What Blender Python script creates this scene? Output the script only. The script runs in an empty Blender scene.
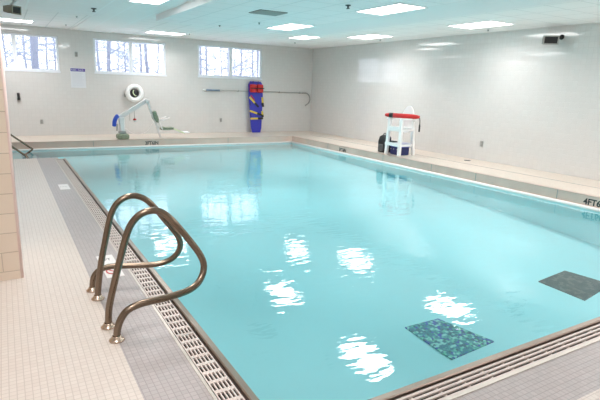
import bpy, math, random
from mathutils import Vector, Matrix
S = bpy.context.scene
C = S.collection
R = random.Random(7)
PI = math.pi

# ------------------------------------------------------------------ materials
def mat(name, col, rough=.5, metal=0., spec=.5, noise=0., nscale=8., bump=0., coat=0., emit=None, es=0.):
    m = bpy.data.materials.new(name); m.use_nodes = True
    nt = m.node_tree; b = nt.nodes['Principled BSDF']
    b.inputs['Base Color'].default_value = (*col, 1)
    b.inputs['Roughness'].default_value = rough
    b.inputs['Metallic'].default_value = metal
    b.inputs['Specular IOR Level'].default_value = spec
    b.inputs['Coat Weight'].default_value = coat
    if emit:
        b.inputs['Emission Color'].default_value = (*emit, 1); b.inputs['Emission Strength'].default_value = es
    if noise or bump:
        tc = nt.nodes.new('ShaderNodeNewGeometry')
        nz = nt.nodes.new('ShaderNodeTexNoise'); nz.inputs['Scale'].default_value = nscale; nz.inputs['Detail'].default_value = 4
        nt.links.new(tc.outputs['Position'], nz.inputs['Vector'])
        if noise:
            mx = nt.nodes.new('ShaderNodeMix'); mx.data_type = 'RGBA'
            mx.inputs['A'].default_value = (*[c*(1-noise) for c in col], 1)
            mx.inputs['B'].default_value = (*[min(1, c*(1+noise)) for c in col], 1)
            nt.links.new(nz.outputs['Fac'], mx.inputs['Factor']); nt.links.new(mx.outputs['Result'], b.inputs['Base Color'])
        if bump:
            bp = nt.nodes.new('ShaderNodeBump'); bp.inputs['Strength'].default_value = bump; bp.inputs['Distance'].default_value = .01
            nt.links.new(nz.outputs['Fac'], bp.inputs['Height']); nt.links.new(bp.outputs['Normal'], b.inputs['Normal'])
    return m

def tilemat(name, c1, c2, grout, tw, th, gap=.006, wall=False, rough=.2, off=0., bump=.0, ox=0, oy=0, wav=0., spec=.5):
    m = bpy.data.materials.new(name); m.use_nodes = True
    nt = m.node_tree; L = nt.links; b = nt.nodes['Principled BSDF']
    g = nt.nodes.new('ShaderNodeNewGeometry'); sp = nt.nodes.new('ShaderNodeSeparateXYZ'); cb = nt.nodes.new('ShaderNodeCombineXYZ')
    L.new(g.outputs['Position'], sp.inputs[0])
    def madd(a, v):
        n = nt.nodes.new('ShaderNodeMath'); n.operation = 'ADD'; L.new(a, n.inputs[0])
        if isinstance(v, (int, float)): n.inputs[1].default_value = v
        else: L.new(v, n.inputs[1])
        return n.outputs[0]
    if wall:
        L.new(madd(madd(sp.outputs[0], sp.outputs[1]), 50+ox), cb.inputs[0]); L.new(madd(sp.outputs[2], 50+oy), cb.inputs[1])
    else:
        L.new(madd(sp.outputs[0], 50+ox), cb.inputs[0]); L.new(madd(sp.outputs[1], 50+oy), cb.inputs[1])
    br = nt.nodes.new('ShaderNodeTexBrick'); br.offset = off; br.squash = 1
    br.inputs['Color1'].default_value = (*c1, 1); br.inputs['Color2'].default_value = (*c2, 1); br.inputs['Mortar'].default_value = (*grout, 1)
    br.inputs['Scale'].default_value = 1; br.inputs['Mortar Size'].default_value = gap/2; br.inputs['Mortar Smooth'].default_value = .2
    br.inputs['Brick Width'].default_value = tw; br.inputs['Row Height'].default_value = th
    L.new(cb.outputs[0], br.inputs['Vector']); L.new(br.outputs['Color'], b.inputs['Base Color'])
    b.inputs['Roughness'].default_value = rough; b.inputs['Specular IOR Level'].default_value = spec
    last = None
    if wav:
        nz = nt.nodes.new('ShaderNodeTexNoise'); nz.inputs['Scale'].default_value = 3.2; nz.inputs['Detail'].default_value = 1.5
        L.new(g.outputs['Position'], nz.inputs['Vector'])
        bp = nt.nodes.new('ShaderNodeBump'); bp.inputs['Strength'].default_value = 1; bp.inputs['Distance'].default_value = wav
        L.new(nz.outputs['Fac'], bp.inputs['Height']); last = bp
    if bump:
        bp = nt.nodes.new('ShaderNodeBump'); bp.invert = True; bp.inputs['Strength'].default_value = 1; bp.inputs['Distance'].default_value = bump
        L.new(br.outputs['Fac'], bp.inputs['Height'])
        if last: L.new(last.outputs['Normal'], bp.inputs['Normal'])
        last = bp
    if last: L.new(last.outputs['Normal'], b.inputs['Normal'])
    return m

M = {}
M['walltile'] = tilemat('glazed_wall_tile', (.73,.705,.685), (.75,.725,.705), (.695,.67,.65), .1, .1, .006, True, .06, bump=.0009, wav=.0012, spec=1.)
M['wallblock'] = tilemat('glazed_block', (.80,.67,.545), (.82,.69,.565), (.58,.47,.37), .36, .17, .007, True, .3, off=.5, bump=.003, ox=.12, oy=.075)
M['endblock'] = mat('bullnose_block', (.85,.66,.61), .3)
M['deck'] = tilemat('beige_mosaic', (.675,.595,.535), (.71,.635,.575), (.56,.485,.43), .038, .038, .005, rough=.35, bump=.0004)
M['band'] = tilemat('grey_mosaic', (.43,.385,.375), (.475,.425,.415), (.34,.30,.29), .038, .038, .005, rough=.35, bump=.0004)
M['fardeck'] = tilemat('far_beige_mosaic', (.72,.62,.53), (.76,.66,.57), (.62,.53,.45), .05, .05, .005, rough=.35)
M['ceil'] = tilemat('ceiling_tile', (.96,.93,.92), (.97,.95,.94), (.80,.79,.78), .55, .53, .028, rough=.9, ox=.03, oy=.12)
M['ceil_strip'] = tilemat('ceiling_tile_bright_grid', (.95,.93,.92), (.96,.94,.93), (.98,.98,.98), .55, 1.06, .03, rough=.9, ox=.12, oy=.3)
M['cloud'] = tilemat('aqua_ceiling_tile', (.96,.90,.90), (.97,.92,.92), (.80,.77,.77), .55, .53, .022, rough=.9, ox=-.42+.0, oy=.32)
M['gypsum'] = mat('aqua_gypsum', (.90,.87,.87), .8, noise=.02)
M['cloudleft'] = tilemat('grey_ceiling_tile', (.94,.91,.91), (.95,.93,.93), (.98,.98,.98), 1.1, 1.06, .03, rough=.9, ox=.12, oy=.3)
M['soffit'] = mat('painted_soffit', (.95,.93,.93), .7)
M['white'] = mat('white_paint', (.85,.86,.87), .35)
M['frame'] = mat('window_frame_white', (.86,.88,.93), .35)
M['plastic'] = mat('white_plastic', (.96,.95,.94), .35)
M['steel'] = mat('brushed_steel', (.74,.57,.49), .3, .45, noise=.22, nscale=1.6, bump=.03)
M['coping'] = mat('brown_steel_lip', (.40,.32,.27), .34, .85, noise=.10, nscale=5)
M['trim'] = mat('bright_steel_trim', (.66,.60,.54), .35, .3)
M['rail'] = mat('bronzed_steel_tube', (.23,.175,.13), .25, 1., noise=.12, nscale=9)
M['flange'] = mat('bronzed_steel_flange', (.62,.50,.40), .2, 1.)
M['grate'] = mat('beige_grating', (.70,.61,.56), .45, noise=.03)
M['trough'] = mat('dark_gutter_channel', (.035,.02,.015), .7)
M['lipwhite'] = mat('white_gutter_lip', (.93,.89,.86), .3)
M['plaster'] = mat('aqua_pool_plaster', (.43,.84,.88), .7, noise=.035, nscale=1.3)
M['black'] = mat('black', (.02,.02,.022), .5)
M['blackletter'] = mat('black_lettering', (.03,.03,.03), .6)
M['darkgrey'] = mat('dark_grey', (.10,.10,.10), .5)
M['bronze'] = mat('brown_speaker_case', (.26,.225,.17), .35)
M['grey'] = mat('mid_grey', (.36,.35,.33), .5)
M['palegrey'] = mat('pale_grey_plate', (.42,.41,.39), .4)
M['red'] = mat('red_foam', (.62,.02,.02), .45)
M['blue'] = mat('blue_plastic', (.035,.04,.46), .35)
M['bluepad'] = mat('blue_vinyl', (.03,.09,.55), .4)
M['navy'] = mat('navy_plastic', (.02,.025,.14), .4)
M['yellow'] = mat('yellow_webbing', (.75,.58,.08), .6)
M['liftwhite'] = mat('pale_grey_enamel', (.88,.81,.80), .4)
M['liftgreen'] = mat('mottled_green_cover', (.27,.31,.22), .7, noise=.5, nscale=24)
M['greenstrap'] = mat('pale_green_webbing', (.70,.78,.52), .7)
M['purple'] = mat('purple_print', (.10,.06,.33), .6)
M['paper'] = mat('laminated_paper', (.80,.80,.84), .35)
M['fineprint'] = mat('grey_fine_print', (.60,.60,.66), .6)
M['gripblue'] = mat('blue_grey_grip', (.22,.31,.42), .5)
M['tilewhite'] = mat('white_marker_tile', (.84,.80,.78), .3)
M['redink'] = mat('red_ink', (.60,.10,.10), .5)
M['snow'] = mat('snow', (.85,.88,.95), .9)
M['bark'] = mat('frosted_bark', (.20,.21,.25), .9, noise=.25, nscale=6)
M['twig'] = mat('frosted_twig', (.26,.28,.33), .9)
M['lamp'] = mat('lamp_diffuser', (.9,.9,.9), .5, emit=(1., .97, .97), es=3.)
M['step'] = mat('aqua_step', (.42,.70,.73), .6)
M['nosing'] = mat('dark_blue_nosing', (.10,.25,.36), .5)

def mosaic(name, cols, scale):
    m = bpy.data.materials.new(name); m.use_nodes = True; nt = m.node_tree; b = nt.nodes['Principled BSDF']
    g = nt.nodes.new('ShaderNodeNewGeometry'); v = nt.nodes.new('ShaderNodeTexVoronoi'); v.inputs['Scale'].default_value = scale
    v.distance = 'CHEBYCHEV'; v.inputs['Randomness'].default_value = .8
    nt.links.new(g.outputs['Position'], v.inputs['Vector'])
    r = nt.nodes.new('ShaderNodeValToRGB'); r.color_ramp.interpolation = 'CONSTANT'
    sp = nt.nodes.new('ShaderNodeSeparateColor'); nt.links.new(v.outputs['Color'], sp.inputs[0]); nt.links.new(sp.outputs[0], r.inputs[0])
    el = r.color_ramp.elements
    while len(el) < len(cols): el.new(.5)
    for i, c in enumerate(cols): el[i].position = i/len(cols); el[i].color = (*c, 1)
    nt.links.new(r.outputs[0], b.inputs['Base Color']); b.inputs['Roughness'].default_value = .5
    return m
M['mosaic'] = mosaic('blue_green_mosaic', [(.02,.12,.17), (.06,.34,.36), (.04,.07,.42), (.14,.55,.42), (.03,.20,.28), (.30,.66,.62), (.02,.22,.27)], 36)
M['drain'] = mosaic('dark_grey_grating', [(.025,.045,.045), (.02,.04,.045), (.10,.11,.09), (.02,.045,.05), (.035,.055,.055)], 20)

def water_mat():
    m = bpy.data.materials.new('pool_water'); m.use_nodes = True; nt = m.node_tree; L = nt.links
    nt.nodes.remove(nt.nodes['Principled BSDF']); out = nt.nodes['Material Output']
    tr = nt.nodes.new('ShaderNodeBsdfTransparent'); tr.inputs[0].default_value = (.965, .995, 1, 1)
    gl = nt.nodes.new('ShaderNodeBsdfGlossy'); gl.inputs['Roughness'].default_value = .008; gl.inputs[0].default_value = (1, 1, 1, 1)
    mx = nt.nodes.new('ShaderNodeMixShader'); fr = nt.nodes.new('ShaderNodeFresnel'); fr.inputs['IOR'].default_value = 1.52
    g = nt.nodes.new('ShaderNodeNewGeometry')
    def nz(sc, det, vx=(1, 1, 1)):
        mp = nt.nodes.new('ShaderNodeMapping'); mp.inputs['Scale'].default_value = vx; mp.inputs['Rotation'].default_value = (0, 0, .5)
        n = nt.nodes.new('ShaderNodeTexNoise'); n.inputs['Scale'].default_value = sc; n.inputs['Detail'].default_value = det
        L.new(g.outputs['Position'], mp.inputs[0]); L.new(mp.outputs[0], n.inputs['Vector']); return n.outputs['Fac']
    b1 = nt.nodes.new('ShaderNodeBump'); b1.inputs['Strength'].default_value = 1; b1.inputs['Distance'].default_value = .0045
    L.new(nz(2.2, 1.0, (.8, 1.2, 1)), b1.inputs['Height'])
    b2 = nt.nodes.new('ShaderNodeBump'); b2.inputs['Strength'].default_value = 1; b2.inputs['Distance'].default_value = .0023
    L.new(nz(9, 1.5, (.6, 1.5, 1)), b2.inputs['Height']); L.new(b1.outputs[0], b2.inputs['Normal'])
    L.new(b2.outputs[0], gl.inputs['Normal']); L.new(b2.outputs[0], fr.inputs['Normal'])
    L.new(fr.outputs[0], mx.inputs[0]); L.new(tr.outputs[0], mx.inputs[1]); L.new(gl.outputs[0], mx.inputs[2])
    L.new(mx.outputs[0], out.inputs['Surface']); return m
M['water'] = water_mat()
def glass_mat():
    m = bpy.data.materials.new('window_glass'); m.use_nodes = True; nt = m.node_tree; L = nt.links
    nt.nodes.remove(nt.nodes['Principled BSDF']); out = nt.nodes['Material Output']
    tr = nt.nodes.new('ShaderNodeBsdfTransparent'); tr.inputs[0].default_value = (.96, .97, 1, 1)
    gl = nt.nodes.new('ShaderNodeBsdfGlossy'); gl.inputs['Roughness'].default_value = .01
    mx = nt.nodes.new('ShaderNodeMixShader'); fr = nt.nodes.new('ShaderNodeFresnel'); fr.inputs['IOR'].default_value = 1.45
    L.new(fr.outputs[0], mx.inputs[0]); L.new(tr.outputs[0], mx.inputs[1]); L.new(gl.outputs[0], mx.inputs[2])
    L.new(mx.outputs[0], out.inputs['Surface']); return m
M['glass'] = glass_mat()

# ------------------------------------------------------------------ mesh helpers (world coordinates)
class MB:
    def __init__(s): s.v = []; s.f = []; s.sm = []
    def add(s, vs, fs, smooth=False):
        n = len(s.v); s.v += [tuple(v) for v in vs]; s.f += [tuple(i+n for i in f) for f in fs]; s.sm += [smooth]*len(fs); return s
    def box(s, x0, x1, y0, y1, z0, z1):
        return s.add([(x, y, z) for z in (z0, z1) for y in (y0, y1) for x in (x0, x1)],
                     [(0,2,3,1), (4,5,7,6), (0,1,5,4), (2,6,7,3), (0,4,6,2), (1,3,7,5)])
    def bevbox(s, x0, x1, y0, y1, z0, z1, b=.01):
        ring = lambda e, z: [(x0+e+b if 0 else x0+e, y0+b, z), (x0+b, y0+e, z)]
        rows = []
        for z, e in ((z0, b), (z0+b, 0), (z1-b, 0), (z1, b)):
            rows.append([(x0+e, y0+b+e, z), (x0+b+e, y0+e, z), (x1-b-e, y0+e, z), (x1-e, y0+b+e, z), (x1-e, y1-b-e, z), (x1-b-e, y1-e, z), (x0+b+e, y1-e, z), (x0+e, y1-b-e, z)])
        vs = [p for r in rows for p in r]; fs = []
        for k in range(3):
            for i in range(8): j = (i+1) % 8; fs.append((k*8+i, k*8+j, k*8+8+j, k*8+8+i))
        fs.append(tuple(range(7, -1, -1))); fs.append(tuple(range(24, 32))); return s.add(vs, fs)
    def bar(s, a, b, w, h, up=(0, 0, 1)):
        a = Vector(a); b = Vector(b); d = (b-a).normalized(); u = Vector(up); r = d.cross(u)
        if r.length < 1e-4: r = d.cross(Vector((1, 0, 0)))
        r.normalize(); u = r.cross(d); vs = []
        for p in (a, b):
            for q, t in ((-1, -1), (1, -1), (1, 1), (-1, 1)): vs.append(p + r*q*w/2 + u*t*h/2)
        return s.add(vs, [(3,2,1,0), (4,5,6,7), (0,1,5,4), (1,2,6,5), (2,3,7,6), (3,0,4,7)])
    def tube(s, pts, r, n=12, closed=False, caps=True):
        P = [Vector(p) for p in pts]; m = len(P); rr = r if isinstance(r, (list, tuple)) else [r]*m
        prev = None; vs = []
        for i, p in enumerate(P):
            a = P[(i-1) % m] if (closed or i > 0) else p; b = P[(i+1) % m] if (closed or i < m-1) else p
            d = (b-a).normalized()
            if prev is None:
                u = Vector((0, 0, 1)) if abs(d.z) < .9 else Vector((1, 0, 0)); u = (u - d*u.dot(d)).normalized()
            else: u = (prev - d*prev.dot(d)).normalized()
            prev = u; w = d.cross(u)
            for k in range(n): t = 2*PI*k/n; vs.append(p + (u*math.cos(t) + w*math.sin(t))*rr[i])
        fs = []
        for i in range(m if closed else m-1):
            for k in range(n): a = i*n+k; b = i*n+(k+1) % n; c = ((i+1) % m)*n; fs.append((a, b, c+(k+1) % n, c+k))
        s.add(vs, fs, True)
        if caps and not closed: s.add([], []); q = len(s.v)-len(vs); s.f += [tuple(q+k for k in range(n-1, -1, -1)), tuple(q+(m-1)*n+k for k in range(n))]; s.sm += [False]*2
        return s
    def lathe(s, c, prof, n=24, axis='z'):
        vs = []
        for r, h in prof:
            for k in range(n):
                t = 2*PI*k/n; x, y, z = r*math.cos(t), r*math.sin(t), h
                if axis == 'y': x, y, z = x, h, y
                if axis == 'x': x, y, z = h, x, y
                vs.append((c[0]+x, c[1]+y, c[2]+z))
        fs = [(i*n+k, i*n+(k+1) % n, (i+1)*n+(k+1) % n, (i+1)*n+k) for i in range(len(prof)-1) for k in range(n)]
        return s.add(vs, fs, True)
    def prism(s, pts, off):
        n = len(pts); o = Vector(off); P = [Vector(p) for p in pts]
        return s.add(P + [p+o for p in P], [tuple(range(n-1, -1, -1)), tuple(range(n, 2*n))] + [(i, (i+1) % n, (i+1) % n+n, i+n) for i in range(n)])
    def build(s, name, material, parent=None, loc=None):
        me = bpy.data.meshes.new(name)
        if parent is not None:
            p = parent; o = Vector((0, 0, 0))
            while p: o += p.location; p = p.parent
        elif loc is not None: o = Vector(loc)
        else:
            xs = [v[0] for v in s.v]; ys = [v[1] for v in s.v]; o = Vector(((min(xs)+max(xs))/2, (min(ys)+max(ys))/2, min(v[2] for v in s.v)))
        me.from_pydata([Vector(v)-o for v in s.v], [], s.f); me.update()
        import bmesh
        bm = bmesh.new(); bm.from_mesh(me); bmesh.ops.recalc_face_normals(bm, faces=bm.faces); bm.to_mesh(me); bm.free()
        for i, p in enumerate(me.polygons): p.use_smooth = s.sm[i]
        me.materials.append(material)
        ob = bpy.data.objects.new(name, me); C.objects.link(ob)
        if parent is not None: ob.parent = parent
        else: ob.location = o
        return ob

def tag(o, label=None, cat=None, group=None, kind=None):
    if label: o['label'] = label
    if cat: o['category'] = cat
    if group: o['group'] = group
    if kind: o['kind'] = kind
    return o
def thing(name, label, cat, loc, group=None):
    o = bpy.data.objects.new(name, None); C.objects.link(o); o.location = loc; o.empty_display_size = .1
    return tag(o, label, cat, group)
def struct(mb, name, m, label=None):
    o = mb.build(name, m); o['kind'] = 'structure'
    if label: o['label'] = label
    return o
def copy_tree(o, parent=None):
    c = o.copy(); C.objects.link(c)
    if parent is not None: c.parent = parent
    for ch in [x for x in bpy.data.objects if x.parent == o]: copy_tree(ch, c)
    return c
def text(name, body, size, material, parent, origin, xdir, ydir, depth=.0015, bold=.0, sx=1.):
    cu = bpy.data.curves.new(name, 'FONT'); cu.body = body; cu.size = size; cu.extrude = depth; cu.offset = bold
    cu.align_x = 'LEFT'; cu.align_y = 'BOTTOM_BASELINE'; cu.resolution_u = 3
    t = bpy.data.objects.new(name, cu); C.objects.link(t); bpy.context.view_layer.update()
    me = bpy.data.meshes.new_from_object(t.evaluated_get(bpy.context.evaluated_depsgraph_get()))
    bpy.data.objects.remove(t)
    X = Vector(xdir).normalized(); Y = Vector(ydir).normalized(); Z = X.cross(Y); o = Vector(origin); po = Vector((0, 0, 0)); p = parent
    while p: po += p.location; p = p.parent
    for v in me.vertices: v.co = o + X*v.co.x*sx + Y*v.co.y + Z*v.co.z - po
    me.materials.clear(); me.materials.append(material)
    ob = bpy.data.objects.new(name, me); C.objects.link(ob); ob.parent = parent; return ob
def smooth_path(pts, k=6):
    P = [Vector(p) for p in pts]; out = []
    for i in range(len(P)-1):
        a = P[max(i-1, 0)]; b = P[i]; c = P[i+1]; d = P[min(i+2, len(P)-1)]
        for j in range(k):
            t = j/k; out.append(.5*((2*b)+(c-a)*t+(2*a-5*b+4*c-d)*t*t+(3*b-a-3*c+d)*t**3))
    out.append(P[-1]); return out

# ------------------------------------------------------------------ camera
yaw, pit, rol = .5374, -.2223, .0337
fw = Vector((math.sin(yaw)*math.cos(pit), math.cos(yaw)*math.cos(pit), math.sin(pit)))
r0 = Vector((math.cos(yaw), -math.sin(yaw), 0)); u0 = r0.cross(fw)
rt = r0*math.cos(rol)+u0*math.sin(rol); up = u0*math.cos(rol)-r0*math.sin(rol)
cam = bpy.data.cameras.new('camera'); co = bpy.data.objects.new('camera', cam); C.objects.link(co)
mw = Matrix((rt, up, -fw)).transposed().to_4x4(); mw.translation = Vector((0, 0, 1.7)); co.matrix_world = mw
cam.sensor_width = 36; cam.lens = 496.3531*36/600; cam.clip_start = .05; S.camera = co

# ------------------------------------------------------------------ main dimensions
XL, XG, XB = 1.09, .882, .531          # lip inner edge, gutter outer edge, band outer edge
YN = 1.912; GW = XL-XG; BW = XG-XB
YF, XR = 13.65, 7.77; YW, XW = 15.27, 9.42; ZD = .2; ZC = 3.03; ZP = 2.90
YA, YG = 12.25, 11.95                  # far end of left deck, far end of left gutter
XLW, YB = -2.2, -3.2                   # left wall, wall behind the viewer
WT = .25
DEP = -.95

# ------------------------------------------------------------------ room shell
wins = [(-.66, 1.40, 1.905, 2.825), (2.28, 4.29, 1.925, 2.845), (5.28, 7.46, 1.94, 2.885)]
mb = MB(); x = XLW-WT
for (a, b, z0, z1) in wins:
    mb.box(x, a, YW, YW+WT, -1.3, ZC+.3); mb.box(a, b, YW, YW+WT, -1.3, z0); mb.box(a, b, YW, YW+WT, z1, ZC+.3); x = b
mb.box(x, XW+WT, YW, YW+WT, -1.3, ZC+.3)
struct(mb, 'wall_far', M['walltile'])
struct(MB().box(XW, XW+WT, YB-WT, YW, -1.3, ZC+.3), 'wall_right', M['walltile'])
struct(MB().box(XLW-WT, XLW, YB-WT, YW, -1.3, ZC+.3), 'wall_left', M['walltile'])
struct(MB().box(XLW, XW, YB-WT, YB, -1.3, ZC+.3), 'wall_back', M['walltile'])
# pier of the left wall that stands at the picture's edge
pier = struct(MB().box(XLW, .012, 4.72, 5.7, 0, ZC-.13), 'wall_pier', M['wallblock'])
q = MB(); q.tube([(.014, 4.735, 0), (.014, 4.735, ZC-.13)], .017, 12).build('corner_bullnose', M['endblock'], pier)
struct(MB().box(XLW, XW, YB, YW, ZC, ZC+.12), 'ceiling', M['ceil'])
struct(MB().box(1.74, 2.78, YB, YW, ZC-.012, ZC-.001), 'ceiling_strip', M['ceil_strip'])
struct(MB().box(XLW, 1.74, YB, 10.55, ZP, ZC-.002), 'ceiling_soffit', M['cloudleft'])
cl = struct(MB().box(2.78, 5.45, YB, 10.45, ZP, ZC-.002), 'ceiling_panel', M['cloud'])
struct(MB().box(5.45, 6.42, YB, 10.45, ZP-.0, ZC-.002), 'trim_1', M['gypsum'])
struct(MB().box(2.765, 2.78, YB, 10.46, ZP-.003, ZC-.014), 'trim_2', M['soffit'])

# decks
EPS = .002
m = MB(); m.box(XLW, XB, YB, YA, -.3, 0); m.box(XB, XW, YB, YN-GW-BW, -.3, 0)
struct(m, 'floor', M['deck'])
m = MB(); m.box(XB, XG-.014, YN-GW-BW, YA, -.3, 0); m.box(XG-.014, XW, YN-GW-BW, YN-GW-.014, -.3, 0); m.box(XG-.014, .95, YG+.05, YA, -.3, 0)
struct(m, 'floor_band', M['band'])
m = MB(); m.box(XR+.03, XW, YN-GW, YW, -1.2, ZD); m.box(XLW, XR+.03, YF+.03, YW, -1.2, ZD)
struct(m, 'floor_raised', M['fardeck'])
struct(MB().box(8.61, 8.63, YN, 13.9, ZD-.01, ZD+.003), 'trim_3', M['grey'])

# pool basin
b = MB()
def floor_z(x, y):
    P = [(-9, -.86), (3, -.86), (6, -.56), (9, -.36), (13.7, -.18)]
    for (a, z0), (c, z1) in zip(P, P[1:]):
        if y <= c: z = z0+(z1-z0)*(y-a)/(c-a); break
    return z*(1-.045*(x-1))
xs = [XL-.08+(XR+.03-XL+.08)*k/6 for k in range(7)]; ys = [YN-.08, 2.4, 3, 4, 5, 6, 7, 8, 9, 10.5, 12, YF+.03]
vs = [(x, y, floor_z(x, y)) for y in ys for x in xs]+[(x, y, DEP-.15) for y in ys for x in xs]; n_ = 7*len(ys)
b.add(vs, [(r_*7+c, r_*7+c+1, r_*7+c+8, r_*7+c+7) for r_ in range(len(ys)-1) for c in range(6)]+[(n_+r_*7+c, n_+r_*7+c+7, n_+r_*7+c+8, n_+r_*7+c+1) for r_ in range(len(ys)-1) for c in range(6)], True)
b.box(XL-.045, XL-.03, YN-.045, YA, DEP-.1, -.02); b.box(XL-.03, XR, YN-.045, YN-.03, DEP-.1, -.02)
b.box(XR, XR+.03, YN-.03, YF+.03, DEP, .012); b.box(XLW, XR, YF, YF+.03, DEP, .012)
b.box(XLW, XL-.03, YA-.05, YA, DEP, -.02); b.box(XLW, XL-.08, YA, YF+.03, DEP-.15, -.24)
struct(b, 'pool_basin', M['plaster'])
w = MB(); w.add([(XL-.028, YN-.028, 0), (XR, YN-.028, 0), (XR, YF, 0), (XLW, YF, 0), (XLW, YA+.001, 0), (XL-.028, YA+.001, 0)], [(0,1,2,3,4,5)])
wo = w.build('pool_water', M['water']); tag(wo, 'clear aqua water filling the indoor pool, reflecting windows and lamps', 'water', kind='stuff')

# pool floor panels
A = MB().prism([(3.433,3.526,-0.707), (3.876,3.494,-0.694), (4.073,2.916,-0.729), (3.456,2.896,-0.753)], (0,0,-.014)).build('mosaic_panel', M['mosaic'])
tag(A, 'blue and green mosaic square on the pool floor under a lamp reflection', 'mosaic')
B = MB().prism([(5.738,3.579,-0.619), (6.367,3.620,-0.593), (6.538,3.101,-0.626), (5.801,3.004,-0.662)], (0,0,-.014)).build('drain_cover', M['drain'])
tag(B, 'dark grey square drain grating on the pool floor at the right', 'drain')

# steps in the alcove
st = thing('pool_steps', 'pale underwater steps with dark blue nosings in the far left corner', 'steps', (.1, 12.95, -.24))
for i, (x0, x1, zt) in enumerate([(XLW+.01, .30, -.06), (.30, .62, -.12), (.62, .92, -.18)]):
    s_ = MB().box(x0, x1-.0, YA+.01, YF-.005, -.24, zt).build('step', M['step'], st)
    MB().box(x1-.035, x1+.004, YA+.02, YF-.01, zt-.02, zt+.004).build('nosing', M['nosing'], s_)

# gutters ------------------------------------------------------------
def gutter_left():
    t = thing('pool_gutter', 'slotted beige grating with steel lip along the left pool edge', 'gutter', (XG, YN, -.1))
    y0, y1 = YN-GW, YG
    MB().box(XG-.014, XG+.004, y0-.014, y1, -.14, .005).box(XG+.004, XL, y1-.02, y1+.05, -.14, .008).build('edge_trim', M['trim'], t)
    MB().box(XG+.004, XL-.05, y0, y1-.02, -.32, -.29).box(XG+.004, XG+.008, y0, y1-.02, -.29, -.008).build('channel', M['trough'], t)
    MB().box(XL-.062, XL-.05, y0, y1-.02, -.30, -.012).build('inner_ledge', M['trough'], t)
    m = MB().bevbox(XL-.05, XL-.001, YN-.05, y1+.03, -.30, .012, .007)
    m.build('lip', M['coping'], t)
    g = MB(); xa, xb = XG+.012, XL-.068; n = 6; wb = .009
    for i in range(n):
        xc = xa + wb/2 + (xb-xa-wb)*i/(n-1); g.box(xc-wb/2, xc+wb/2, y0+.01, y1-.02, -.014, 0)
    y = y0+.03
    while y < y1-.04: g.box(xa, xb, y, y+.03, -.014, -.0005); y += .105
    g.build('grating', M['grate'], t)
gutter_left()
def gutter_near():
    t = thing('pool_gutter', 'slotted grating with brown steel lip along the near pool edge, lower right', 'gutter', (4, YN-GW, -.1))
    y0, y1 = YN-GW, YN; xs, xe = XL-.07, XR+.02
    MB().box(XG+.006, xe, y0-.014, y0+.010, -.14, .005).build('edge_trim', M['trim'], t)
    MB().box(xs, xe, y0+.010, y1-.05, -.32, -.29).box(xs, xe, y0+.010, y0+.012, -.29, -.008).build('channel', M['trough'], t)
    MB().box(xs, xe, y1-.062, y1-.05, -.30, -.012).build('inner_ledge', M['trough'], t)
    m = MB().bevbox(XL-.001, xe, y1-.05, y1-.001, -.30, .012, .007)
    m.build('lip', M['coping'], t)
    g = MB(); ya, yb = y0+.012, y1-.068; n = 4; wb = .017
    for i in range(n):
        c = ya + wb/2 + (yb-ya-wb)*i/(n-1); g.box(xs, xe, c-wb/2, c+wb/2, -.012, 0)
    x = xs+.05
    while x < xe: g.box(x, x+.012, ya, yb, -.028, -.012); x += .2
    g.build('grating', M['grate'], t)
gutter_near()

# raised stainless edges ----------------------------------------------
def seam(m, t, x0, x1, y0, y1): MB().box(x0, x1, y0, y1, .05, ZD-.004).build('panel_seam', M['darkgrey'], t)
t = thing('steel_pool_edge', 'raised stainless steel edge along the far side of the pool', 'pool edge', (3, YF, 0))
MB().box(XLW, XR, YF, YF+.03, .012, ZD+.004).box(XLW, XR+.1, YF, YF+.10, ZD, ZD+.006).build('face', M['steel'], t)
MB().tube([(XLW+.05, YF-.03, .02), (XR-.03, YF-.03, .02)], .024, 12).build('lip', M['lipwhite'], t)
for x in (1.9, 5.6): MB().box(x, x+.012, YF-.003, YF+.001, .05, ZD).build('panel_seam', M['grey'], t)
text('depth_marking', '3FT6IN', .135, M['blackletter'], t, (3.21, YF-.001, .058), (1, 0, 0), (0, 0, 1), bold=.003, sx=.86)
t = thing('steel_pool_edge', 'raised stainless steel edge running along the right side of the pool', 'pool edge', (XR, 8, 0))
MB().box(XR, XR+.03, YN, YF+.001, .012, ZD+.004).box(XR, XR+.10, YN, YF+.0, ZD, ZD+.006).build('face', M['steel'], t)
MB().tube([(XR-.03, YN, .02), (XR-.03, YF-.03, .02)], .03, 12).build('lip', M['lipwhite'], t)
for y in (4.74, 6.42, 7.6, 9.2, 11.6): MB().box(XR-.003, XR+.001, y, y+.014, .05, ZD).build('panel_seam', M['grey'], t)
text('depth_marking', '4FT6IN', .135, M['blackletter'], t, (XR-.001, 4.30, .062), (0, -1, 0), (0, 0, 1), bold=.004, sx=.96)
text('depth_marking', '3FT6IN', .125, M['blackletter'], t, (XR-.001, 11.06, .062), (0, -1, 0), (0, 0, 1), bold=.003, sx=.86)

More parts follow.
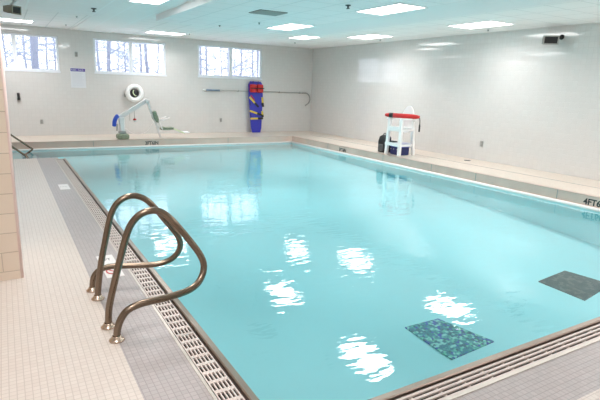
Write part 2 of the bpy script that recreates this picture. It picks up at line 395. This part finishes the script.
# ------------------------------------------------------------------ windows
def window(i, a, b, z0, z1):
    e = bpy.data.objects.new('window_%d' % i, None); C.objects.link(e); e.location = ((a+b)/2, YW+.1, z0); e['kind'] = 'structure'
    y0, y1 = YW+.02, YW+.09; f = .055; mid = (a+b)/2
    m = MB(); m.box(a, a+f, y0, y1, z0, z1); m.box(b-f, b, y0, y1, z0, z1); m.box(a+f, b-f, y0, y1, z1-f*.8, z1); m.box(a+f, b-f, y0, y1, z0, z0+f)
    m.box(mid-.045, mid+.045, y0, y1, z0+f, z1-f*.8)
    m.build('window_frame', M['frame'], e)
    MB().box(a-.012, b+.012, YW-.012, YW+.02, z0-.03, z0+.012).build('window_sill', M['frame'], e)
    for (p, q) in ((a+f, mid-.045), (mid+.045, b-f)):
        MB().box(p, q, YW+.055, YW+.06, z0+f, z1-f*.8).build('window_pane', M['glass'], e)
for i, wv in enumerate(wins): window(i+1, *wv)

# ------------------------------------------------------------------ lamps
WATT = 16.5
def lamp(x0, x1, y0, y1, z, label, grp=None, watt=WATT):
    t = thing('ceiling_light', label, 'ceiling light', ((x0+x1)/2, (y0+y1)/2, z), grp)
    f = .02; m = MB()
    for a in ((x0, x1, y0, y0+f), (x0, x1, y1-f, y1), (x0, x0+f, y0+f, y1-f), (x1-f, x1, y0+f, y1-f)): m.box(*a, z-.012, z)
    m.build('frame', M['white'], t)
    MB().box(x0+f, x1-f, y0+f, y1-f, z-.008, z-.001).build('diffuser', M['lamp'], t)
    ld = bpy.data.lights.new('lamp_light', 'AREA'); ld.shape = 'RECTANGLE'; ld.size = x1-x0-2*f; ld.size_y = y1-y0-2*f
    ld.energy = watt*(x1-x0)*(y1-y0); ld.spread = math.radians(155); ld.color = (1., .96, .96)
    lo = bpy.data.objects.new('lamp_light', ld); C.objects.link(lo); lo.parent = t; lo.location = (0, 0, -.014)
lamp(4.87, 5.42, 5.66, 6.70, ZP, 'bright rectangular ceiling light nearest the viewer in the aqua panel')
lamp(4.86, 5.42, 8.74, 9.80, ZP, 'bright rectangular ceiling light in the aqua panel beside the dark vent')
lamp(7.90, 8.60, 6.58, 7.68, ZC, 'bright ceiling light over the right deck, nearest the wall speaker', watt=11.)
lamp(7.85, 8.55, 10.02, 11.12, ZC, 'bright ceiling light over the right deck, behind the flat aqua band', watt=11.)
lamp(6.86, 7.42, 11.62, 12.50, ZC, 'small looking bright ceiling light nearest the far right corner')
lamp(1.93, 2.45, 7.75, 9.05, ZC-.013, 'ceiling light cut by the top of the picture beside the white soffit')
lamp(3.46, 4.45, 13.75, 14.35, ZC, 'ceiling light seen edge-on just before the middle window')
lamp(-.25, .78, 13.75, 14.35, ZC, 'ceiling light seen edge-on above the leftmost window')
for (x0, y0, z) in ((4.87, 2.6, ZP), (7.9, 3.2, ZC), (4.87, -.4, ZP), (7.9, -.2, ZC), (-.3, 1.5, ZP), (-.3, -1.4, ZP), (.45, 4.1, ZP)):  # last one is an added lamp, there to brighten the left deck
    lamp(x0, x0+.6, y0, y0+1.1, z, 'unseen bright ceiling light beyond the top edge of the picture', 'ceiling lights out of the picture', watt=14.)

# ceiling vent
v = thing('ceiling_vent', 'dark grey square air vent in the aqua ceiling panel', 'vent', (3.9, 7.7, ZP))
vx0, vx1, vy0, vy1 = 3.66, 4.16, 7.58, 8.02
MB().box(vx0, vx1, vy0, vy1, ZP-.004, ZP-.001).build('backing', M['darkgrey'], v)
m = MB(); 
for a in ((vx0, vx1, vy0, vy0+.02), (vx0, vx1, vy1-.02, vy1), (vx0, vx0+.02, vy0, vy1), (vx1-.02, vx1, vy0, vy1)): m.box(*a, ZP-.014, ZP-.004)
m.build('frame', M['grey'], v)
for k in range(9): yy = vy0+.045+k*.043; MB().bar((vx0+.02, yy, ZP-.008), (vx1-.02, yy, ZP-.008), .024, .004, (0, .6, 1)).build('slat', M['grey'], v)

# sprinklers
spr = thing('sprinkler_head', 'black sprinkler head in the grey soffit, upper left', 'sprinkler', (1.46, 9.5, ZP))
MB().lathe((1.46, 9.5, ZP), [(0, .004), (.045, .004), (.045, -.012), (.018, -.018), (.016, -.05), (0, -.05)], 14).build('body', M['darkgrey'], spr)
MB().lathe((1.46, 9.5, ZP), [(0, -.05), (.03, -.052), (.03, -.058), (0, -.058)], 14).build('deflector', M['black'], spr)
for (x, y, z, l) in [(1.51, 12.1, ZC, 'small sprinkler head just past the end of the grey soffit'), (1.5, 14.1, ZC, 'small sprinkler head closest to the leftmost window'),
                     (4.5, 13.7, ZC, 'small sprinkler head between the middle window and the right window'), (3.98, 10.15, ZP, 'sprinkler head near the far edge of the aqua panel'),
                     (4.46, 6.3, ZP, 'black sprinkler head left of the nearest lamp in the aqua panel'), (8.9, 11.0, ZC, 'sprinkler head high by the right wall beside the farther deck lamp'),
                     (9.0, 7.55, ZC, 'sprinkler head below the ceiling light nearest the wall speaker'), (4.4, 9.15, ZP, 'sprinkler head at the left end of the lamp beside the vent'),
                     (7.8, 13.7, ZC, 'sprinkler head nearest the far right corner of the ceiling')]:
    c = copy_tree(spr); c.location = (x, y, z); c['label'] = l
    c.scale = [.5 if (z == ZC or y > 9) else .9]*3

# ------------------------------------------------------------------ speakers
def speaker(name, label, c, face, w, h, d, case, rim, anchor):
    t = thing(name, label, 'speaker', (c[0], c[1], c[2]-h/2))
    f = Vector(face).normalized(); r = f.cross(Vector((0, 0, 1))).normalized(); u = r.cross(f); c = Vector(c)
    def ring(off, sw, sh): return [c+f*off+r*a*w/2*sw+u*b_*h/2*sh for a, b_ in ((-1, -1), (1, -1), (1, 1), (-1, 1))]
    m = MB(); vs = ring(-d/2, .72, .72)+ring(d*.1, 1, 1)+ring(d/2, 1, 1)
    m.add(vs, [(3,2,1,0), (8,9,10,11)]+[(k*4+i, k*4+(i+1) % 4, k*4+4+(i+1) % 4, k*4+4+i) for k in (0, 1) for i in range(4)]).build('case', case, t)
    m = MB(); o = ring(d/2+.006, 1.05, 1.08); i_ = ring(d/2+.006, .86, .78); o2 = ring(d/2-.01, 1.05, 1.08)
    m.add(o+i_+o2, [(k, (k+1) % 4, (k+1) % 4+4, k+4) for k in range(4)]+[(k, (k+1) % 4, (k+1) % 4+8, k+8) for k in range(4)]).build('rim', rim, t)
    MB().add(ring(d/2+.003, .9, .84), [(0,1,2,3)]).build('grille', M['black'], t)
    m = MB(); a = Vector(anchor); back = c-f*d*.5; m.tube([back, (back+a)/2+Vector((0, 0, .0)), a], .018, 8); m.lathe(a, [(0, 0), (.05, 0), (.05, .012), (0, .012)], 12, 'x' if abs(a.x-XW) < .1 else 'z')
    m.build('bracket', M['black'] if abs(a.x-XW) < .1 else M['white'], t)
speaker('wall_speaker', 'black grilled speaker with pale rim high on the right wall', (9.15, 6.20, 2.755), (-.62, -.72, -.12), .27, .155, .2, M['darkgrey'], M['palegrey'], (XW-.013, 6.13, 2.82))
speaker('ceiling_speaker', 'brown box speaker hanging from the ceiling at the upper left corner', (.235, 9.5, 2.755), (.55, -.8, -.1), .15, .12, .24, M['bronze'], M['bronze'], (.30, 9.5, ZP-.012))

# ------------------------------------------------------------------ far wall fittings
def plate(name, label, cat, c, w, h, axis):
    t = thing(name, label, cat, (c[0], c[1], c[2]-h/2)); x, y, z = c
    if axis == 'y':
        MB().bevbox(x-w/2, x+w/2, y-.012, y, z-h/2, z+h/2, .004).build('cover_plate', M['palegrey'], t)
        for s_ in (-1, 1): MB().bevbox(x-w*.24, x+w*.24, y-.016, y-.011, z+s_*h*.22-h*.13, z+s_*h*.22+h*.13, .002).build('socket', M['grey'], t)
    else:
        MB().bevbox(x-.012, x, y-w/2, y+w/2, z-h/2, z+h/2, .004).build('cover_plate', M['palegrey'], t)
        for s_ in (-1, 1): MB().bevbox(x-.016, x-.011, y-w*.24, y+w*.24, z+s_*h*.22-h*.13, z+s_*h*.22+h*.13, .002).build('socket', M['grey'], t)
plate('wall_outlet', 'small grey wall plate up between the left and middle windows', 'wall plate', (1.83, YW, 2.39), .075, .13, 'y')
plate('wall_outlet', 'small grey outlet low on the far wall, left of the sign', 'wall plate', (.86, YW, .57), .075, .12, 'y')
plate('wall_outlet', 'small grey outlet low on the far wall, left of the blue board', 'wall plate', (6.02, YW, .60), .075, .12, 'y')
plate('wall_outlet', 'small grey outlet on the right wall behind the deck', 'wall plate', (XW, 7.73, .58), .085, .13, 'x')
dr = MB().lathe((9.06, 7.78, ZD), [(0, 0), (.075, 0), (.075, .006), (.06, .009), (0, .009)], 20).build('floor_drain', M['darkgrey'])
tag(dr, 'small round dark drain in the right deck near the wall', 'drain')

# pool rules sign
t = thing('pool_rules_sign', 'white pool rules sign with purple heading between the left windows', 'sign', (1.84, YW-.01, 1.5))
MB().box(1.655, 2.035, YW-.010, YW, 1.495, 2.025).build('board', M['paper'], t)
MB().bevbox(1.66, 2.03, YW-.014, YW-.0095, 1.935, 2.015, .003).build('heading_band', M['purple'], t)
text('heading_text', 'POOL', .062, M['paper'], t, (1.675, YW-.0145, 1.953), (1, 0, 0), (0, 0, 1), .0008, sx=.82)
text('heading_text', 'RULES', .062, M['paper'], t, (1.848, YW-.0145, 1.953), (1, 0, 0), (0, 0, 1), .0008, sx=.82)
m = MB()
for k in range(13): m.box(1.69, 1.99-R.random()*.08, YW-.0112, YW-.0100, 1.88-k*.028, 1.886-k*.028)
m.build('fine_print', M['fineprint'], t)

# wall telephone
t = thing('wall_telephone', 'black handset on a grey cradle on the far wall, left', 'telephone', (.36, YW-.02, 1.12))
MB().bevbox(.32, .41, YW-.035, YW, 1.11, 1.21, .008).build('cradle', M['palegrey'], t)
MB().tube(smooth_path([(.365, YW-.04, 1.15), (.362, YW-.065, 1.2), (.362, YW-.07, 1.26), (.365, YW-.045, 1.31)]), [.03]+[.032]*5+[.026]*7+[.032]*6, 10).build('handset', M['black'], t)
m = MB().box(.335, .395, YW-.03, YW, 1.21, 1.32); m.build('backplate', M['darkgrey'], t)

# life ring
t = thing('life_ring', 'white ring buoy holding a dark throw bag on the far wall', 'life ring', (3.45, YW-.1, 1.18))
cx, cz, cy = 3.315, 1.39, YW-.11
pts = [(cx+.195*math.cos(a), cy, cz+.195*math.sin(a)) for a in [2*PI*k/40 for k in range(40)]]
MB().tube(pts, .066, 16, closed=True).build('ring', M['plastic'], t)
rb = MB()
rb.lathe((cx, cy-.01, cz), [(0, -.04), (.08, -.035), (.12, -.005), (.125, .05), (0, .06)], 20, 'y'); rb.build('throw_bag', M['black'], t)
MB().tube(smooth_path([(cx-.03, cy-.065, cz+.09), (cx-.055, cy-.07, cz+.02), (cx-.02, cy-.07, cz-.05), (cx+.03, cy-.07, cz-.08)]), .014, 8).build('rope', M['greenstrap'], t)
m = MB().bar((cx-.27, YW-.019, cz-.07), (cx-.14, YW-.02, cz-.07), .04, .10); m.bar((cx-.23, YW+.003, cz-.05), (cx-.23, YW-.16, cz-.05), .02, .02); m.build('wall_hook', M['grey'], t)

# reaching pole
t = thing('shepherds_crook', 'long grey rescue pole with curved hook and blue grip along far wall', 'rescue pole', (7.3, YW-.05, 1.5))
zp = 1.535; yp = YW-.055
MB().tube([(5.44, yp, zp), (9.12, yp, zp-.005)], .013, 10).build('pole', M['palegrey'], t)
MB().tube([(5.52, yp, zp), (5.96, yp, zp)], .03, 12).build('grip', M['gripblue'], t)
MB().tube([(5.40, yp, zp), (5.50, yp, zp)], .022, 12).build('end_cap', M['plastic'], t)
hk = [(9.0, yp, zp-.005)]+[(9.10+.22*math.sin(a), yp-.02, zp-.215+.21*math.cos(a)) for a in [k*PI/12*.95 for k in range(1, 12)]]+[(9.14, yp-.02, 1.10)]
MB().tube(smooth_path(hk, 3), .021, 10).build('hook', M['grey'], t)
for x in (5.9, 6.6, 8.1, 8.9): MB().bar((x, YW, zp-.02), (x, YW-.075, zp-.02), .02, .02).bar((x, YW-.075, zp-.02), (x, YW-.075, zp+.03), .02, .01, (0, 1, 0)).build('wall_hook', M['grey'], t)

# backboard leaning on the wall
t = thing('spine_board', 'blue rescue spine board with red head blocks leaning on the far wall', 'spine board', (7.22, YW-.2, ZD))
def bp(x, z, off=0):   # point on the leaning board
    k = (z-ZD)/1.72; z = ZD+(z-ZD)*.975; x -= .045; return (x, YW-.26+.12*k-off, z)
outl = [(7.08, .205), (7.36, .205), (7.40, .35), (7.44, .9), (7.475, 1.4), (7.47, 1.8), (7.41, 1.895), (7.03, 1.895), (6.975, 1.8), (6.97, 1.4), (7.00, .9), (7.04, .35)]
MB().prism([bp(x, z) for x, z in outl], (0, .045, 0)).build('board', M['blue'], t)
for (x, z) in ((7.02, 1.15), (7.42, 1.15), (7.03, .75), (7.405, .75), (7.13, 1.855), (7.31, 1.855)):
    c = bp(x, z, .002); MB().bevbox(c[0]-.013, c[0]+.013, c[1]-.002, c[1]+.004, c[2]-.05, c[2]+.05, .0018).build('hand_hole', M['navy'], t)
for (a, b_) in ((6.95, 7.16), (7.19, 7.40)):
    c = bp(0, 1.64); MB().bevbox(a, b_, c[1]-.12, c[1]-.001, 1.50, 1.76, .02).build('head_block', M['red'], t)
c = bp(0, 1.65); MB().box(6.94, 7.42, c[1]-.14, c[1]-.121, 1.62, 1.65).build('head_strap', M['black'], t)
def strap(p, q, off=.02):
    a = Vector(bp(*p, off)); b_ = Vector(bp(*q, off)); mid = a.lerp(b_, .58)
    n = MB().bar(a, mid, .012, .06, (0, 0, 1)).build('strap', M['yellow'], t); MB().bar(mid, b_, .016, .062, (0, 0, 1)).build('buckle_strap', M['black'], n)
strap((6.98, 1.38), (7.30, 1.06)); strap((7.44, 1.38), (7.47, 1.06), .022); strap((6.98, .93), (7.44, .78)); strap((7.0, .67), (7.46, .68)); strap((7.42, .92), (7.45, .72), .03)
for z in (1.3,): MB().bar(bp(7.03, 1.44, .018), bp(7.16, 1.28, .018), .01, .03).build('chest_strap', M['red'], t)

# ------------------------------------------------------------------ pool lift
t = thing('pool_lift', 'pale pool lift with blue cover and folded green seat on far edge', 'pool lift', (2.67, 13.95, ZD))
Y = 13.93
MB().bevbox(2.545, 2.845, Y-.14, Y+.16, ZD, ZD+.14, .03).build('base_cover', M['liftgreen'], t)
MB().bevbox(2.60, 2.78, Y-.08, Y+.10, ZD+.14, ZD+.22, .02).build('base_collar', M['grey'], t)
MB().bevbox(2.615, 2.755, Y-.06, Y+.07, ZD+.18, .78, .02).build('mast', M['liftwhite'], t)
MB().bar((2.60, Y, .76), (3.38, Y, 1.235), .10, .10).build('arm', M['liftwhite'], t)
MB().lathe((3.36, Y-.07, 1.215), [(0, 0), (.065, 0), (.065, .14), (0, .14)], 18, 'y').build('arm_joint', M['liftwhite'], t)
MB().bar((3.36, Y, 1.22), (3.58, Y, .66), .065, .065, (1, 0, 0)).bar((3.56, Y, .70), (3.70, Y, .24), .045, .045, (1, 0, 0)).build('hanger', M['liftwhite'], t)
pd = smooth_path([(2.60, Y-.02, .82), (2.55, Y-.03, .78), (2.50, Y-.03, .68), (2.485, Y-.02, .54)])
MB().tube(pd, [.035]+[.055]*(len(pd)-2)+[.04], 10).build('cable_cover', M['bluepad'], t)
MB().tube([(2.56, Y-.03, .60), (2.55, Y-.03, .42)], .018, 8).build('cable_loop', M['grey'], t)
MB().bar((2.90, Y, .90), (2.90, Y, .68), .012, .012, (1, 0, 0)).build('hanging_clip', M['grey'], t)
c_ = MB().tube([(3.02, Y-.02, .97), (3.02, Y-.02, .74)], .007, 6).build('pull_cord', M['grey'], t)
MB().lathe((3.02, Y-.02, .70), [(0, .05), (.035, .04), (.048, 0), (.0, .0)], 14).build('red_knob', M['red'], c_)
MB().lathe((3.03, Y-.02, .66), [(0, .04), (.045, .038), (.035, 0), (0, -.01)], 14).build('white_knob', M['plastic'], c_)
MB().tube(smooth_path([(2.72, Y, .52), (3.0, Y-.02, .33), (3.3, Y-.02, .38), (3.5, Y, .62)]), .006, 6).build('cable', M['liftwhite'], t)
MB().prism([(3.49, Y-.1, .93), (3.58, Y-.1, .95), (3.64, Y-.1, .76), (3.67, Y-.1, .64), (3.60, Y-.1, .64), (3.53, Y-.1, .74)], (0, .28, 0)).build('seat_back', M['liftgreen'], t)
for yy in (Y-.2, Y+.18): MB().tube([(3.62, yy, .68), (3.93, yy, .78)], .018, 8).build('armrest', M['liftwhite'], t)
for yy in (Y-.2, Y+.18): MB().tube([(3.62, yy, .70), (3.72, yy, .44)], .013, 8).build('seat_frame', M['liftwhite'], t)
MB().prism([(3.72, Y-.1, .47), (3.80, Y-.1, .51), (3.90, Y-.1, .49), (4.06, Y-.1, .50), (4.10, Y-.1, .45), (3.95, Y-.1, .43), (3.74, Y-.1, .43)], (0, .26, 0)).build('seat_cushion', M['liftgreen'], t)
for yy in (Y-.12, Y+.12): MB().bar((4.05, yy, .47), (4.36, yy, .34), .05, .03).build('leg_strap', M['greenstrap'], t)
MB().bevbox(4.32, 4.50, Y-.15, Y+.15, .345, .375, .008).build('foot_rest', M['plastic'], t)
# ------------------------------------------------------------------ handrails (figure four)
def handrail(label, pts, feet):
    t = thing('grab_rail', label, 'handrail', (.52, (feet[0][1]+feet[1][1])/2, 0), 'curved bronze grab rails at the pool edge')
    MB().tube(smooth_path(pts, 3), .0245, 16).build('tube', M['rail'], t)
    for (x, y) in feet:
        MB().lathe((x, y, 0), [(.0, .001), (.05, .001), (.052, .006), (.045, .014), (.033, .02), (.031, .034), (.026, .036)], 22).build('escutcheon', M['flange'], t)
handrail('bronze steel grab rail nearest the viewer, curving over the left gutter',
 [(0.527,3.230,0.0),(0.533,3.230,0.075),(0.560,3.232,0.148),(0.608,3.235,0.202),(0.683,3.240,0.225),(0.757,3.240,0.232),(0.862,3.245,0.235),(0.970,3.250,0.246),(1.047,3.260,0.259),(1.114,3.280,0.289),(1.163,3.310,0.348),(1.175,3.330,0.417),(1.148,3.350,0.492),(1.088,3.370,0.586),(1.019,3.380,0.683),(0.955,3.390,0.763),(0.906,3.400,0.808),(0.852,3.405,0.830),(0.792,3.410,0.826),(0.737,3.415,0.798),(0.692,3.420,0.746),(0.661,3.425,0.677),(0.624,3.435,0.548),(0.585,3.440,0.406),(0.534,3.450,0.202),(0.518,3.450,0.114),(0.511,3.450,0.0)],
 [(.527, 3.23), (.511, 3.45)])
handrail('bronze steel grab rail behind the nearest one, curving over the left gutter',
 [(0.511,4.170,0.0),(0.516,4.170,0.084),(0.540,4.165,0.145),(0.590,4.160,0.183),(0.670,4.150,0.195),(0.767,4.120,0.194),(0.943,4.080,0.188),(1.027,4.060,0.191),(1.101,4.045,0.208),(1.158,4.030,0.243),(1.198,4.015,0.301),(1.206,4.000,0.371),(1.178,3.990,0.449),(1.122,3.985,0.531),(1.060,3.980,0.615),(1.000,3.980,0.700),(0.949,3.975,0.760),(0.899,3.975,0.799),(0.834,3.975,0.821),(0.765,3.975,0.812),(0.706,3.975,0.773),(0.666,3.975,0.713),(0.637,3.980,0.625),(0.605,3.980,0.490),(0.563,3.980,0.305),(0.535,3.980,0.133),(0.526,3.980,0.059),(0.523,3.980,0.0)],
 [(.523, 3.98), (.511, 4.17)])

# stair rails
t = thing('stair_handrail', 'thin steel stair rail nearer the far wall in the left corner', 'handrail', (.3, 13.3, -.2))
MB().tube(smooth_path([(-.5, 13.3, .90), (.131, 13.3, .385), (.48, 13.3, .10), (.50, 13.3, .07), (.47, 13.3, .035), (.33, 13.3, -.06)]), .021, 10).build('tube', M['rail'], t)
MB().tube([(-.45, 13.3, .86), (-.45, 13.3, -.06)], .019, 10).build('post', M['rail'], t); MB().tube([(.36, 13.3, -.04), (.36, 13.3, -.12)], .019, 10).build('post', M['rail'], t)
t = thing('stair_handrail', 'thin steel stair rail nearer the deck in the left corner', 'handrail', (.3, 12.6, -.2))
MB().tube(smooth_path([(-.5, 12.6, .72), (.105, 12.6, .21), (.33, 12.6, .015), (.37, 12.6, -.03), (.37, 12.6, -.08)]), .021, 10).build('tube', M['rail'], t)
MB().tube([(-.45, 12.6, .68), (-.45, 12.6, -.06)], .019, 10).build('post', M['rail'], t); MB().tube([(.37, 12.6, -.05), (.37, 12.6, -.12)], .019, 10).build('post', M['rail'], t)

# ------------------------------------------------------------------ depth marker tiles on the left deck
t = thing('depth_marker_tile', 'white depth marker tile on the grey band, farther along the left deck', 'marker tile', (.74, 8.75, 0))
MB().bevbox(.665, .815, 8.53, 8.98, -.004, .003, .002).build('tile', M['tilewhite'], t)
text('depth_marking', '3 FT 6', .075, M['grey'], t, (.675, 8.73, .003), (1, 0, 0), (0, 1, 0), .0004, sx=.52)
t = thing('depth_marker_tile', 'white depth marker tile with black figures behind the grab rails', 'marker tile', (.74, 4.88, 0))
MB().bevbox(.665, .815, 4.72, 5.03, -.004, .003, .002).build('tile', M['tilewhite'], t)
text('depth_marking', '3FT', .095, M['blackletter'], t, (.69, 4.86, .003), (1, 0, 0), (0, 1, 0), .0004, sx=.6)
t = thing('no_diving_tile', 'white tile with a red no diving ring between the grab rails', 'marker tile', (.74, 4.55, 0))
MB().bevbox(.665, .815, 4.40, 4.70, -.004, .003, .002).build('tile', M['tilewhite'], t)
pp = [(.74+.055*math.cos(a), 4.55+.075*math.sin(a), .004) for a in [2*PI*k/28 for k in range(28)]]
MB().tube(pp, .007, 6, closed=True).tube([(.705, 4.60, .004), (.775, 4.50, .004)], .006, 6).build('red_ring', M['redink'], t)

# ------------------------------------------------------------------ lifeguard chair
t = thing('lifeguard_chair', 'white lifeguard chair with rounded back on the right deck', 'chair', (8.2, 9.1, ZD))
xf, xr, ya, yb = 7.97, 8.38, 9.34, 8.88
def leg(x0, y0, x1, y1, zt): MB().bar((x0, y0, ZD), (x1, y1, zt), .075, .06, (1, 0, 0)).build('leg', M['plastic'], t)
leg(xf, ya, xf+.03, ya-.02, 1.045); leg(xf, yb, xf+.03, yb+.02, 1.045); leg(xr+.03, ya, xr-.03, ya-.03, 0.99); leg(xr+.03, yb, xr-.03, yb+.03, 0.99)
for (a, b_) in (((xf+.03, ya), (xr, ya)), ((xf+.03, yb), (xr, yb))):
    MB().bar((a[0]-.04, a[1], 1.06), (b_[0]+.05, b_[1], 1.06), .09, .035).build('armrest', M['plastic'], t)
    MB().bar((a[0], a[1], .80), (b_[0], b_[1], .80), .03, .05).build('side_rail', M['plastic'], t)
    MB().bar((a[0], a[1], .44), (b_[0], b_[1], .44), .03, .05).build('side_rail', M['plastic'], t)
m = MB()
for k in range(5): m.box(xf+.01+k*.08, xf+.08+k*.08, yb+.02, ya-.02, .845, .87)
m.build('seat', M['plastic'], t)
MB().box(xf-.005, xf+.03, yb, ya, .77, .87).build('seat_apron', M['plastic'], t)
MB().box(xf-.06, xf+.04, yb-.0, ya+.0, .42, .49).build('foot_board', M['plastic'], t)
MB().box(xr-.01, xr+.03, yb, ya, .42, .48).build('rear_rail', M['plastic'], t)
ov = []
for k in range(28):
    a = 2*PI*k/28; yy = 9.11+.205*math.cos(a); z = 1.04+.32*math.sin(a); ov.append((xr-.06+.12*(z-.8), yy, z))
MB().prism(ov, (.035, 0, 0)).build('backrest', M['plastic'], t)
# rescue tube
rt_ = thing('rescue_tube', 'red foam rescue tube lying across the arms of the lifeguard chair', 'rescue tube', (8.1, 9.1, 1.15))
a = Vector((7.90, 9.39, 1.135)); b_ = Vector((8.38, 8.72, 1.12)); d = b_-a
pts = [a+d*k/10 for k in range(11)]
MB().tube(pts, [.03, .05]+[.055]*7+[.05, .03], 12).build('foam_body', M['red'], rt_)
MB().tube([a+d*.12, a+d*.24], .058, 12).build('band', M['black'], rt_)
MB().tube(smooth_path([b_-d*.02, b_+d*.01+Vector((0, 0, -.06)), b_+Vector((0, -.02, -.16)), b_+Vector((0, -.02, -.34))]), [.011]*13+[.02]*6, 8).build('tow_strap', M['black'], rt_)
# bag and bin
bg = thing('backpack', 'black bag standing on the deck left of the lifeguard chair', 'bag', (8.1, 9.58, ZD))
m = MB(); prof = [(0, 0), (.20, 0), (.22, .12), (.21, .30), (.16, .40), (.06, .43), (0, .40)]
m.prism([(8.02, 9.47, ZD), (8.02, 9.72, ZD), (8.02, 9.73, ZD+.26), (8.02, 9.68, ZD+.39), (8.02, 9.58, ZD+.43), (8.02, 9.48, ZD+.37)], (.20, 0, 0)); m.build('body', M['black'], bg)
MB().bevbox(7.985, 8.02, 9.51, 9.68, ZD+.03, ZD+.2, .012).build('pocket', M['darkgrey'], bg)
MB().tube(smooth_path([(8.1, 9.52, ZD+.38), (8.1, 9.55, ZD+.46), (8.1, 9.62, ZD+.46), (8.1, 9.64, ZD+.40)]), .012, 8).build('handle', M['darkgrey'], bg)
b2 = thing('duffel_bag', 'small dark bag with a black top behind the lifeguard chair legs', 'bag', (8.32, 9.55, ZD))
m = MB().bevbox(8.25, 8.40, 9.45, 9.66, ZD, ZD+.24, .04); m.build('body', M['darkgrey'], b2)
MB().bevbox(8.24, 8.41, 9.44, 9.67, ZD+.24, ZD+.28, .015).build('top_flap', M['black'], b2)
bn = thing('storage_crate', 'navy blue plastic crate under the lifeguard chair', 'crate', (8.2, 9.1, ZD))
MB().bevbox(8.04, 8.34, 8.93, 9.29, ZD, ZD+.19, .015).build('body', M['navy'], bn)
MB().bevbox(8.03, 8.35, 8.92, 9.30, ZD+.19, ZD+.21, .008).build('rim', M['bluepad'], bn)
for yy in (9.02, 9.14, 9.24): MB().bevbox(8.034, 8.042, yy, yy+.03, ZD+.12, ZD+.145, .003).build('pale_clip', M['palegrey'], bn)

# ------------------------------------------------------------------ outdoors
struct(MB().box(-30, 60, YW+WT+.05, 90, 1.0, 1.15), 'ground', M['snow'])
def tree(x, y, h, r, seed, bough):
    rr = random.Random(seed)
    t = thing('bare_tree', 'bare frosted tree in the woods outside the windows', 'tree', (x, y, 1.15), 'bare snowy trees seen through the windows')
    tr = MB(); br = MB(); lean = rr.uniform(-.06, .06)
    tp = [(x+lean*h*k/8+rr.uniform(-.03, .03), y, 1.1+h*k/8) for k in range(9)]
    tr.tube(tp, [r*(1-.08*k) for k in range(9)], 7)
    def grow(p, d, L, rad, lev):
        q = [p]; dd = d.copy()
        for k in range(3):
            dd = (dd+Vector((rr.uniform(-.3, .3), rr.uniform(-.3, .3), rr.uniform(-.15, .25)))).normalized(); q.append(q[-1]+dd*L/3)
        br.tube(q, [rad, rad*.8, rad*.6, rad*.35], 4, caps=False)
        if lev:
            for k in range(3):
                s_ = q[1+rr.randrange(3)]; e = (dd+Vector((rr.uniform(-.9, .9), rr.uniform(-.9, .9), rr.uniform(-.5, .8)))).normalized(); grow(s_, e, L*.62, rad*.55, lev-1)
    for k in range(bough):
        z = rr.uniform(.3, 4.2); i = min(7, int(z/h*8)); p = Vector(tp[i]).lerp(Vector(tp[i+1]), z/h*8-i) if z < h else Vector(tp[-1])
        a = rr.uniform(0, 2*PI); grow(p, Vector((math.cos(a), math.sin(a), rr.uniform(-.1, .8))).normalized(), rr.uniform(.9, 2.0), rr.uniform(.012, .028), 2)
    tr.build('trunk', M['bark'], t); br.build('branches', M['twig'], t)
tree(.95, 18.6, 6, .13, 5, 12)
for i in range(46):
    y = 19 + 24*((i*.618034) % 1); u = (i+.5)/46
    tree((-.10+u*.68)*y*1.0, y, R.uniform(6, 8), R.uniform(.03, .09), 100+i, 20)

# ------------------------------------------------------------------ world and view
w = bpy.data.worlds.new('world'); S.world = w; w.use_nodes = True; nt = w.node_tree
nt.nodes['Background'].inputs[0].default_value = (.86, .92, 1.0, 1); nt.nodes['Background'].inputs[1].default_value = 1.6
S.view_settings.view_transform = 'Standard'; S.view_settings.look = 'None'; S.view_settings.gamma = 1; S.view_settings.use_curve_mapping = False
S.view_settings.exposure = 1.27
S.cycles.max_bounces = 10; S.cycles.diffuse_bounces = 6; S.cycles.transparent_max_bounces = 12
S.cycles.use_denoising = True
